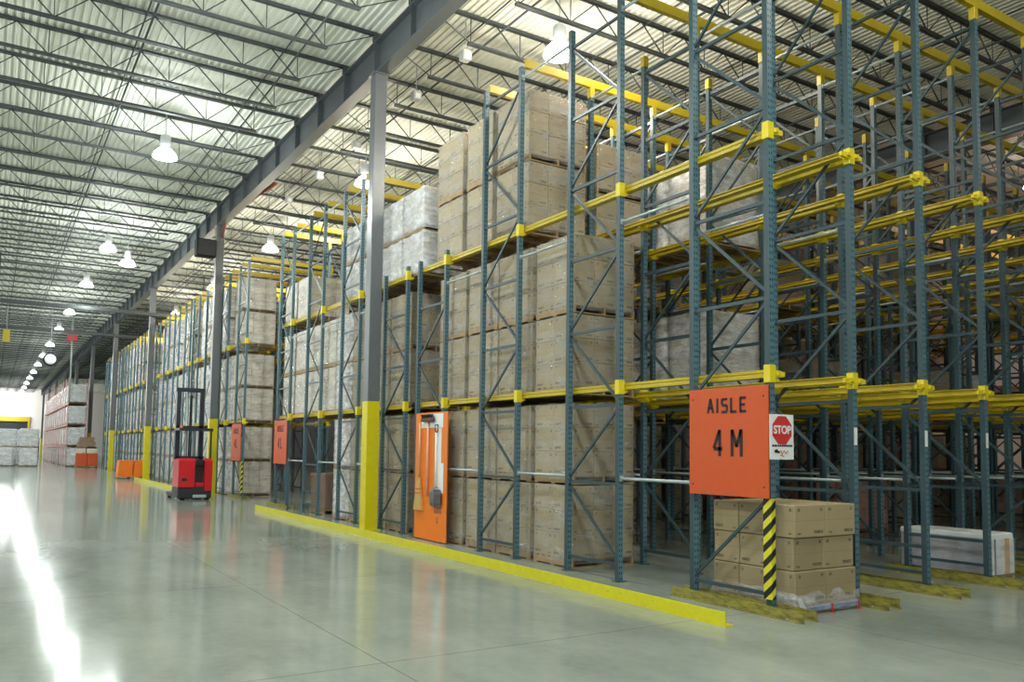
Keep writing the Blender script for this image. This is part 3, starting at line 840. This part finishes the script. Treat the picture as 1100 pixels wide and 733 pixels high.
for k in range(4):
    for i in range(4): b.face([k * 4 + i, k * 4 + (i + 1) % 4, k * 4 + 4 + (i + 1) % 4, k * 4 + 4 + i])
b.face([0, 1, 2, 3]); b.face([19, 18, 17, 16]); b.build('bristles', M['broom'], t)
b = MB(); b.box(-.028, .028, -.085, .085, .42, .44); b.box(-.03, .03, -.1, .1, .34, .36); b.build('binding', M['redsign'], t)
t = thing('push_broom', 'push broom hanging head up in the middle of the orange tool board', 'broom', (bx, 14.36, .85))
b = MB(); b.tube([(0, 0, .0), (0, 0, 1.46)], .021, 8); b.build('handle', M['redhandle'], t)
b = MB(); b.box(-.04, .018, -.26, .26, 1.44, 1.51, bev=.012); b.build('head', M['brownhead'], t)
b = MB(); rnd = random.Random(8)
for i in range(26):
    yy = -.24 + i * .0192; b.bar((-.005, yy, 1.5), (-.02 + rnd.uniform(-.02, .02), yy + rnd.uniform(-.01, .01), 1.58), .012, .03)
b.build('bristles', M['dark'], t)
t = thing('shovel', 'grey-bladed shovel hanging blade down at right on the orange tool board', 'shovel', (bx, 14.0, .66))
b = MB(); b.tube([(0, 0, .30), (0, 0, 1.42)], .022, 8); b.build('shaft', M['white'], t)
b = MB(); b.tube([(0, 0, 1.40), (0, .06, 1.46), (0, .06, 1.56), (0, -.06, 1.56), (0, -.06, 1.46), (0, 0, 1.40)], .012, 8); b.build('grip', M['dark'], t)
b = MB(); pf = [(.05, 0, .38), (.19, -.012, .34), (.225, -.02, .26), (.225, -.02, .08), (.21, -.012, .02)]
for (hw, dx, z) in pf: b.v += [(dx + .012, -hw, z), (dx - .018, 0, z), (dx + .012, hw, z), (dx + .018, hw, z), (dx - .010, 0, z), (dx + .018, -hw, z)]
for k in range(4):
    for i in range(6): b.face([k * 6 + i, k * 6 + (i + 1) % 6, k * 6 + 6 + (i + 1) % 6, k * 6 + 6 + i])
b.face(range(6)); b.face(list(range(24, 30))[::-1]); b.build('blade', M['shovel'], t)

# ------------------------------------------------------------------ reach truck
t = thing('reach_truck', 'red stand-up reach truck with tall dark mast parked in the main aisle', 'forklift', (5.74, 28.45, 0))
b = MB(); b.box(-.53, .53, .02, 1.05, .05, .42, bev=.03); b.build('base_skirt', M['dark'], t)
b = MB(); b.prism([(.0, .42), (1.0, .42), (1.0, 1.3), (.12, 1.36), (.0, 1.28)], -.53, -.02, 'x'); b.build('red_battery_cover', M['red'], t)
b = MB(); b.prism([(.0, .30), (1.0, .30), (1.0, 1.3), (.12, 1.36), (.0, 1.28)], .30, .53, 'x'); b.build('red_side_panel', M['red'], t)
b = MB(); b.box(-.02, .30, .3, 1.0, .2, 1.25, bev=.01); b.build('operator_backrest', M['dark'], t)
b = MB(); b.box(-.0, .29, .03, .3, .42, .56, bev=.02); b.build('entry_step', M['red'], t)
b = MB(); b.box(.0, .28, .16, .32, 1.12, 1.3, bev=.02); b.box(.05, .23, .12, .2, 1.2, 1.34, bev=.01); b.build('control_console', M['steel'], t)
b = MB(); b.tube([(.2, .14, 1.34), (.24, .1, 1.42)], .03, 8); b.build('steering_knob', M['rubber'], t)
b = MB(); b.box(-.06, .36, -.03, .05, .07, .17, bev=.015); b.build('rear_bumper', M['galv'], t)
for xx in (-.36, .40):
    b = MB(); b.tube([(xx - .07, .16, .13), (xx + .07, .16, .13)], .13, 16); b.build('drive_wheel', M['rubber'], t)
for xx in (-.42, .42):
    b = MB(); b.box(xx - .09, xx + .09, 1.0, 2.2, .06, .2, bev=.015); o = b.build('base_leg', M['dark'], t)
    b = MB(); b.tube([(xx - .06, 2.05, .075), (xx + .06, 2.05, .075)], .075, 12); b.build('load_wheel', M['rubber'], o)
for xx in (-.40, .34):
    b = MB(); b.box(xx - .07, xx + .07, 1.06, 1.2, .12, 3.72); b.box(xx - .045, xx + .045, 1.2, 1.28, .2, 3.66); b.build('mast_rail', M['steel'], t)
b = MB(); b.box(-.50, .44, 1.05, 1.22, 3.60, 3.74, bev=.01); b.box(-.46, .40, 1.06, 1.2, 2.35, 2.45); b.box(-.46, .40, 1.06, 1.2, 1.3, 1.42); b.build('mast_crosshead', M['steel'], t)
b = MB()
for xx in (-.12, .1): b.tube([(xx, 1.16, .4), (xx, 1.16, 3.4)], .035, 10); b.tube([(xx, 1.16, 3.4), (xx, 1.16, 3.6)], .022, 8)
b.build('lift_cylinder', M['galv'], t)
b = MB(); b.tube([(-.02, 1.12, .5), (-.03, 1.11, 2.0), (-.01, 1.12, 3.5)], .02, 6); b.tube([(.02, 1.12, .5), (.03, 1.11, 2.0), (.01, 1.12, 3.5)], .02, 6); b.build('lift_chain', M['rubber'], t)
b = MB(); b.box(.47, .52, .2, .26, 1.3, 2.32); b.box(-.5, -.45, .95, 1.0, 1.3, 2.32)
for i in range(7): y = .2 + i * .14; b.box(-.5, .53, y, y + .03, 2.3, 2.34)
b.box(-.52, -.47, .15, 1.1, 2.28, 2.36); b.box(.49, .54, .15, 1.1, 2.28, 2.36); b.box(-.52, .54, .13, .18, 2.26, 2.36); b.build('overhead_guard', M['steel'], t)
b = MB(); b.box(-.42, .36, 1.34, 1.4, .5, 1.0); b.build('fork_carriage', M['steel'], t)
for xx in (-.25, .2):
    b = MB(); b.prism([(1.38, .42), (1.42, .42), (1.42, .9), (1.38, .9)], xx - .05, xx + .05, 'x'); b.prism([(1.38, .40), (2.4, .40), (2.4, .415), (1.42, .44), (1.38, .44)], xx - .05, xx + .05, 'x'); b.build('fork', M['steel'], t)
b = MB(); b.box(-.42, -.26, -.004, .0, .62, .72); b.build('data_plate', M['dark'], t)
b = MB(); b.lathe([(0, .09), (.04, .085), (.05, .02), (.05, 0)], (-.4, .5, 2.36), 12); b.build('beacon', M['orange_box'], t)

# ------------------------------------------------------------------ far goods along the aisle
t = thing('orange_box_pallet', 'two bright orange boxes on a wooden pallet by the third column', 'pallet load', (5.66, 47.3, 0))
link('pallet', pallet_mesh(1.3, 1.1), t)
for xx, w_ in ((.03, .72), (.77, .5)):
    b = MB(); b.prism([(xx, .13), (xx + w_, .13), (xx + w_ - .04, .96), (xx + .07, .96)], .05, 1.05); o = b.build('orange_box', M['orange_box'], t)
    b = MB(); b.box(xx + .06, xx + w_ - .03, .04, 1.06, .95, .985); b.build('lid', M['orange_box'], o)
t = thing('mixed_goods_pallet', 'orange box with wrapped brown goods stacked on top, beyond the orange boxes', 'pallet load', (5.62, 71.2, 0))
link('pallet', pallet_mesh(1.5, 1.2), t)
for xx in (.02, .76):
    b = MB(); b.box(xx, xx + .72, .02, 1.15, .13, 1.12, bev=.02); b.build('orange_box', M['orange'], t)
for k, (xx, w_, z0, z1, m_) in enumerate(((.05, .6, 1.12, 1.5, 'pale'), (.7, .7, 1.12, 1.62, 'pale'), (.1, 1.2, 1.62, 2.0, 'brown'), (.2, 1.0, 2.0, 2.35, 'brown'))):
    b = MB(); b.box(xx, xx + w_, .05, 1.1, z0, z1, bev=.01); b.build('carton', M[m_], t)
b = MB(); b.box(.05, 1.4, .05, 1.1, 1.5, 1.62); b.build('slip_sheet', M['kraftdark'], t)
# selective rack of white goods
def bay():
    t = thing('goods_rack_bay', '', 'rack bay')
    b = MB()
    for xx in (-.06, 1.36): b.box(xx - .03, xx + .03, -.05, .05, 0, 7.2)
    b.build('upright_posts', M['rackred'], t)
    for z in (1.66, 3.4, 5.14):
        b = MB(); b.box(-.06, .04, .06, 2.79, z - .1, z); b.box(1.27, 1.36, .06, 2.79, z - .1, z); b.build('beam', M['rackred'], t)
    return t
S_bay = Stock(bay)
def bale(H):
    def f():
        t = thing('wrapped_white_load', '', 'pallet load')
        link('pallet', cached(('pal', 1.3, 1.25), lambda: pallet_mesh(1.3, 1.25)), t)
        b = MB(); b.box(.02, 1.28, .02, 1.23, .13, H, bev=.03); b.build('goods', M['white'], t)
        link('stretch_wrap', wrap_mesh(0, 1.3, 0, 1.25, .08, H - .05, M['film_white'], .02), t)
        return t
    return f
S_b1 = Stock(bale(1.5))
for i in range(12):
    y = 75.0 + 2.85 * i
    S_bay.put((5.2, y, 0), 'faded red rack bay full of white wrapped goods far down the aisle', 'red rack bays far down the aisle')
    for k, z in enumerate((0, 1.665, 3.405, 5.145)):
        for q in (0, 1):
            S_b1.put((5.2, y + .08 + q * 1.33, z), 'white wrapped load in the faded red rack far down the aisle', 'white loads in the far red rack')
rnd = random.Random(9)
for i in range(6):
    for j in range(2):
        y = 76 + i * 3.2 + rnd.uniform(-.4, .4); x = .3 + j * 1.6 + rnd.uniform(-.1, .1) + (.25 if i % 2 else 0)
        for k in range(1 + (i + j) % 2):
            S_b1.put((x, y, k * 1.505), 'white wrapped load standing on the floor at the far left end', 'white floor stacks at the far left')
t = thing('dock_bollard', 'dark blue post guard near the bright far wall', 'bollard', (5.7, 140, 0))
b = MB(); b.tube([(0, 0, 0), (0, 0, 2.6)], .45, 12); b.build('post', M['steel'], t)
b = MB(); b.tube([(0, 0, 2.6), (0, 0, 2.75)], .47, 12); b.build('cap', M['dark'], t)
# hung mirror, red sign on pole, black box, hose
t = thing('hanging_mirror', 'round pale convex mirror hanging from the roof far down the aisle', 'mirror', (3.0, 60, 7.2))
b = MB(); b.lathe([(0, .1), (.16, .09), (.3, .03), (.33, 0), (.33, -.03), (0, -.03)], n=24); o = b.build('mirror_face', M['white'], t); o.rotation_euler = (PI / 2, 0, 0)
b = MB(); b.lathe([(.33, .02), (.43, .02), (.43, -.05), (.33, -.05), (.33, .02)], n=24); o = b.build('rim', M['dark'], t); o.rotation_euler = (PI / 2, 0, 0)
b = MB(); b.tube([(0, .02, .44), (0, .02, 3.2)], .025, 6); b.build('hanger', M['galv'], t)
t = thing('hanging_red_sign', 'small red box on a pale pole hanging from the roof far down the aisle', 'sign', (4.35, 62.5, 0))
b = MB(); b.tube([(0, 0, 4.6), (0, 0, 11.06)], .055, 8); b.build('pole', M['galv'], t)
b = MB(); b.box(-.3, .3, -.13, -.03, 8.75, 9.15, bev=.02); b.build('sign_box', M['redsign'], t)
t = thing('hanging_yellow_box', 'small dull yellow box hanging under the far crossbar at the far end of the hall', 'box', (.55, 61, 0))
b = MB(); b.box(-.2, .2, -.2, .2, 8.2, 9.0, bev=.03); b.build('housing', M['yellow'], t)
b = MB(); b.tube([(0, 0, 9.0), (0, 0, 11.06)], .03, 6); b.build('hanger', M['galv'], t)
t = thing('column_mounted_box', 'black rectangular box fixed high on the second column', 'box', (6.44, 31.7, 9.1))
b = MB(); b.box(-.36, .34, -.25, .2, -.3, .34, bev=.015); b.build('housing', M['rubber'], t)
b = MB(); b.box(-.32, .30, -.26, -.25, -.26, .30); b.build('front_grille', M['dark'], t)
b = MB(); b.box(.34, .38, -.05, .05, -.1, .1); b.build('bracket', M['steel'], t)
b = MB(); b.tube([(7.0, 31.55, 9.6 + .0), (7.05, 31.3, 10.2), (7.2, 30.3, 10.35), (7.4, 28.5, 10.45), (7.5, 26.5, 10.4)], .05, 8)
tag(b.build('hanging_hose', M['hose']), 'dull red hose curving from the second column up along the roof girder', 'hose')
for i, (xx, yy) in enumerate(((8.3, 15.2), (8.3, 17.65), (8.3, 21.5), (8.3, 24.6), (8.3, 27.7))):
    t = thing('ceiling_junction_box', 'small pale box under the roof joists, %s of the row beside the girder' % ORD[i], 'junction box', (xx, yy, 10.3))
    b = MB(); b.box(-.11, .11, -.11, .11, -.13, .09, bev=.02); b.build('housing', M['lampbody'], t)
    b = MB(); b.box(-.06, .06, -.12, -.11, -.1, .02); b.build('cover', M['white'], t)
    b = MB(); b.tube([(0, 0, .09), (0, 0, .75)], .012, 6); b.build('drop_rod', M['galv'], t)

# ------------------------------------------------------------------ lamps
def lamp():
    t = thing('ceiling_lamp', '', 'ceiling lamp')
    b = MB(); b.lathe([(0, .62), (.11, .62), (.14, .58), (.14, .36), (.09, .30), (.06, .26)], n=16); b.build('ballast_housing', M['lampbody'], t)
    b = MB(); b.lathe([(.07, .28), (.18, .24), (.28, .13), (.33, 0.0), (.325, 0.0), (.27, .12), (.17, .23), (.06, .27)], n=24); b.build('reflector', M['acrylic'], t)
    b = MB(); b.lathe([(0, -.06), (.15, -.05), (.26, -.015), (.31, .01), (.31, .02), (0, .02)], n=24); b.build('lens', M['lamp'], t)
    b = MB(); b.tube([(0, 0, .62), (0, 0, 1.25)], .014, 6); b.build('drop_rod', M['galv'], t)
    return t
S_l = Stock(lamp)
LD = {}
def light(x, y, z, e, c=(1, .97, .9), r=.32, up=.36):
    for kind, en, dz in (('POINT', e * up, -.55), ('SPOT', e * (1 - up) * 1.1, 0)):
        if en <= 0: continue
        key = (kind, round(en, 2), c, r)
        if key not in LD:
            d = bpy.data.lights.new('lamp_or_fill_light', kind); d.energy = en; d.color = c; d.shadow_soft_size = r
            if kind == 'SPOT': d.spot_size = math.radians(165); d.spot_blend = .4
            LD[key] = d
        o = bpy.data.objects.new('lamp_or_fill_light', LD[key]); COL.objects.link(o); o.location = (x, y, z + dz)
COOL = (.93, 1, .97); WARM = (1, .93, .78); PINK = (1, .62, .46)
E0 = 560
names = ['bright high bay lamp over the main aisle, nearest and largest of its row', 'high bay lamp over the main aisle, second of its row', 'high bay lamp over the main aisle, third of its row', 'high bay lamp over the main aisle, fourth of its row', 'high bay lamp over the main aisle, fifth of its row']
ys = [24.1, 37.1, 46.2, 56.6, 65.7] + [76 + 10 * i for i in range(8)]
for i, y in enumerate(ys):
    if i < 5: S_l.put((3.72, y, 9.75), names[i])
    else: S_l.put((3.72, y, 9.75), 'distant high bay lamp at the end of the main aisle row', 'distant lamps over the main aisle')
    light(3.72, y, 9.55, E0 * (1.45 if y < 40 else 1.1 if y < 70 else .4), COOL)
S_l.put((4.66, 38.7, 9.55), 'high bay lamp just right of the second main aisle lamp'); light(4.66, 38.7, 9.35, E0 * .5, COOL)
for y in (-12, -4, 4, 14): S_l.put((3.72, y, 9.75), 'high bay lamp over the main aisle above the photographer', 'lamps behind the view'); light(3.72, y, 9.55, E0 * 1.3, COOL)
for x in (-4, -14):
    for y in range(-10, 160, 15): light(x, y, 9.55, E0 * 1.65, COOL); S_l.put((x, y, 9.75), 'high bay lamp over the open floor left of the view', 'lamps left of the view')
for i, (x, y) in enumerate(((9.3, 13.1), (9.2, 23.0), (9.2, 33.0), (9.2, 43.0), (9.2, 53.0))):
    S_l.put((x, y, 9.7), 'high bay lamp above the racks beside the main aisle, %s of its row' % ORD[i]); light(x, y, 9.5, E0 * .9, WARM, up=.65)
S_l.put((9.0, 10.6, 10.0), 'high bay lamp above the racks at the top edge, right of the big carton stacks'); light(9.0, 10.6, 9.8, E0 * .4, WARM, up=.65)
for x in (10, 20, 30, 40):
    S_l.put((x, 2.8, 9.75), 'high bay lamp over aisle 4 M', 'lamps over aisle 4 M'); light(x, 2.8, 9.55, E0 * (.42 if x == 10 else .1), WARM)
for x in (24, 36, 48): 
    for y in (26.8, 49.5): S_l.put((x, y, 9.75), 'orange-tinted lamp far beyond the racks', 'lamps beyond the racks'); light(x, y, 9.55, E0 * .85, PINK)
for x in (26, 33): light(x, 12, 9.6, E0 * .35, PINK); S_l.put((x, 12, 9.8), 'warm lamp above the right-hand racks, far in', 'warm lamps above the right-hand racks')
light(2, 155, 9, E0 * 2.2, (1, 1, 1), 1.5, 1); light(-5, 155, 9, E0 * 3, (1, 1, 1), 1.5, 1)  # two bare lights added to brighten the far wall, no fixtures

# ------------------------------------------------------------------ world, camera, view
w = bpy.data.worlds.new('world'); SC.world = w; w.use_nodes = True
bg = w.node_tree.nodes['Background']; bg.inputs[0].default_value = (.8, .9, 1, 1); bg.inputs[1].default_value = .05
cam = bpy.data.cameras.new('camera'); co = bpy.data.objects.new('camera', cam); COL.objects.link(co); SC.camera = co
yaw, pit, roll = .5653, .0689, .013
F = Vector((math.sin(yaw) * math.cos(pit), math.cos(yaw) * math.cos(pit), math.sin(pit)))
R = Vector((math.cos(yaw), -math.sin(yaw), 0)); U = R.cross(F)
R2 = R * math.cos(roll) + U * math.sin(roll); U2 = -R * math.sin(roll) + U * math.cos(roll)
co.matrix_world = Matrix(((R2.x, U2.x, -F.x, 0), (R2.y, U2.y, -F.y, 0), (R2.z, U2.z, -F.z, 1.75), (0, 0, 0, 1)))
cam.sensor_fit = 'HORIZONTAL'; cam.sensor_width = 36; cam.lens = 883.0 / 1100 * 36
cam.shift_x = (550 - 551.4) / 1100; cam.shift_y = (423.46 - 366.5) / 1100
cam.clip_start = .05; cam.clip_end = 400
SC.view_settings.view_transform = 'Standard'; SC.view_settings.look = 'None'; SC.view_settings.gamma = 1
SC.view_settings.use_curve_mapping = False; SC.view_settings.exposure = .3
SC.cycles.use_denoising = True; SC.cycles.max_bounces = 8; SC.cycles.transparent_max_bounces = 24; SC.cycles.sample_clamp_indirect = 6
# leave out racking and stock that stands wholly outside the photograph (with a margin for small camera moves)
bpy.context.view_layer.update()
CP = Vector((0, 0, 1.75))
def outside(o):
    pts = []
    for q in [o] + list(o.children_recursive):
        if q.type == 'MESH': pts += [q.matrix_world @ Vector(c) for c in q.bound_box]
    us = []; vs = []; behind = 0
    for p in pts:
        d = p - CP; z = d @ F
        if z < .5: behind += 1; continue
        us.append(551.4 + 883 * (d @ R2) / z); vs.append(423.46 - 883 * (d @ U2) / z)
    if behind == len(pts): return True
    if behind: return False
    return max(us) < -70 or min(us) > 1170 or max(vs) < -60 or min(vs) > 790
for o in [q for q in bpy.data.objects if q.parent is None and q.get('kind') == 'thing' and 'lamp' not in q.name]:
    if outside(o):
        for q in list(o.children_recursive) + [o]: bpy.data.objects.remove(q)
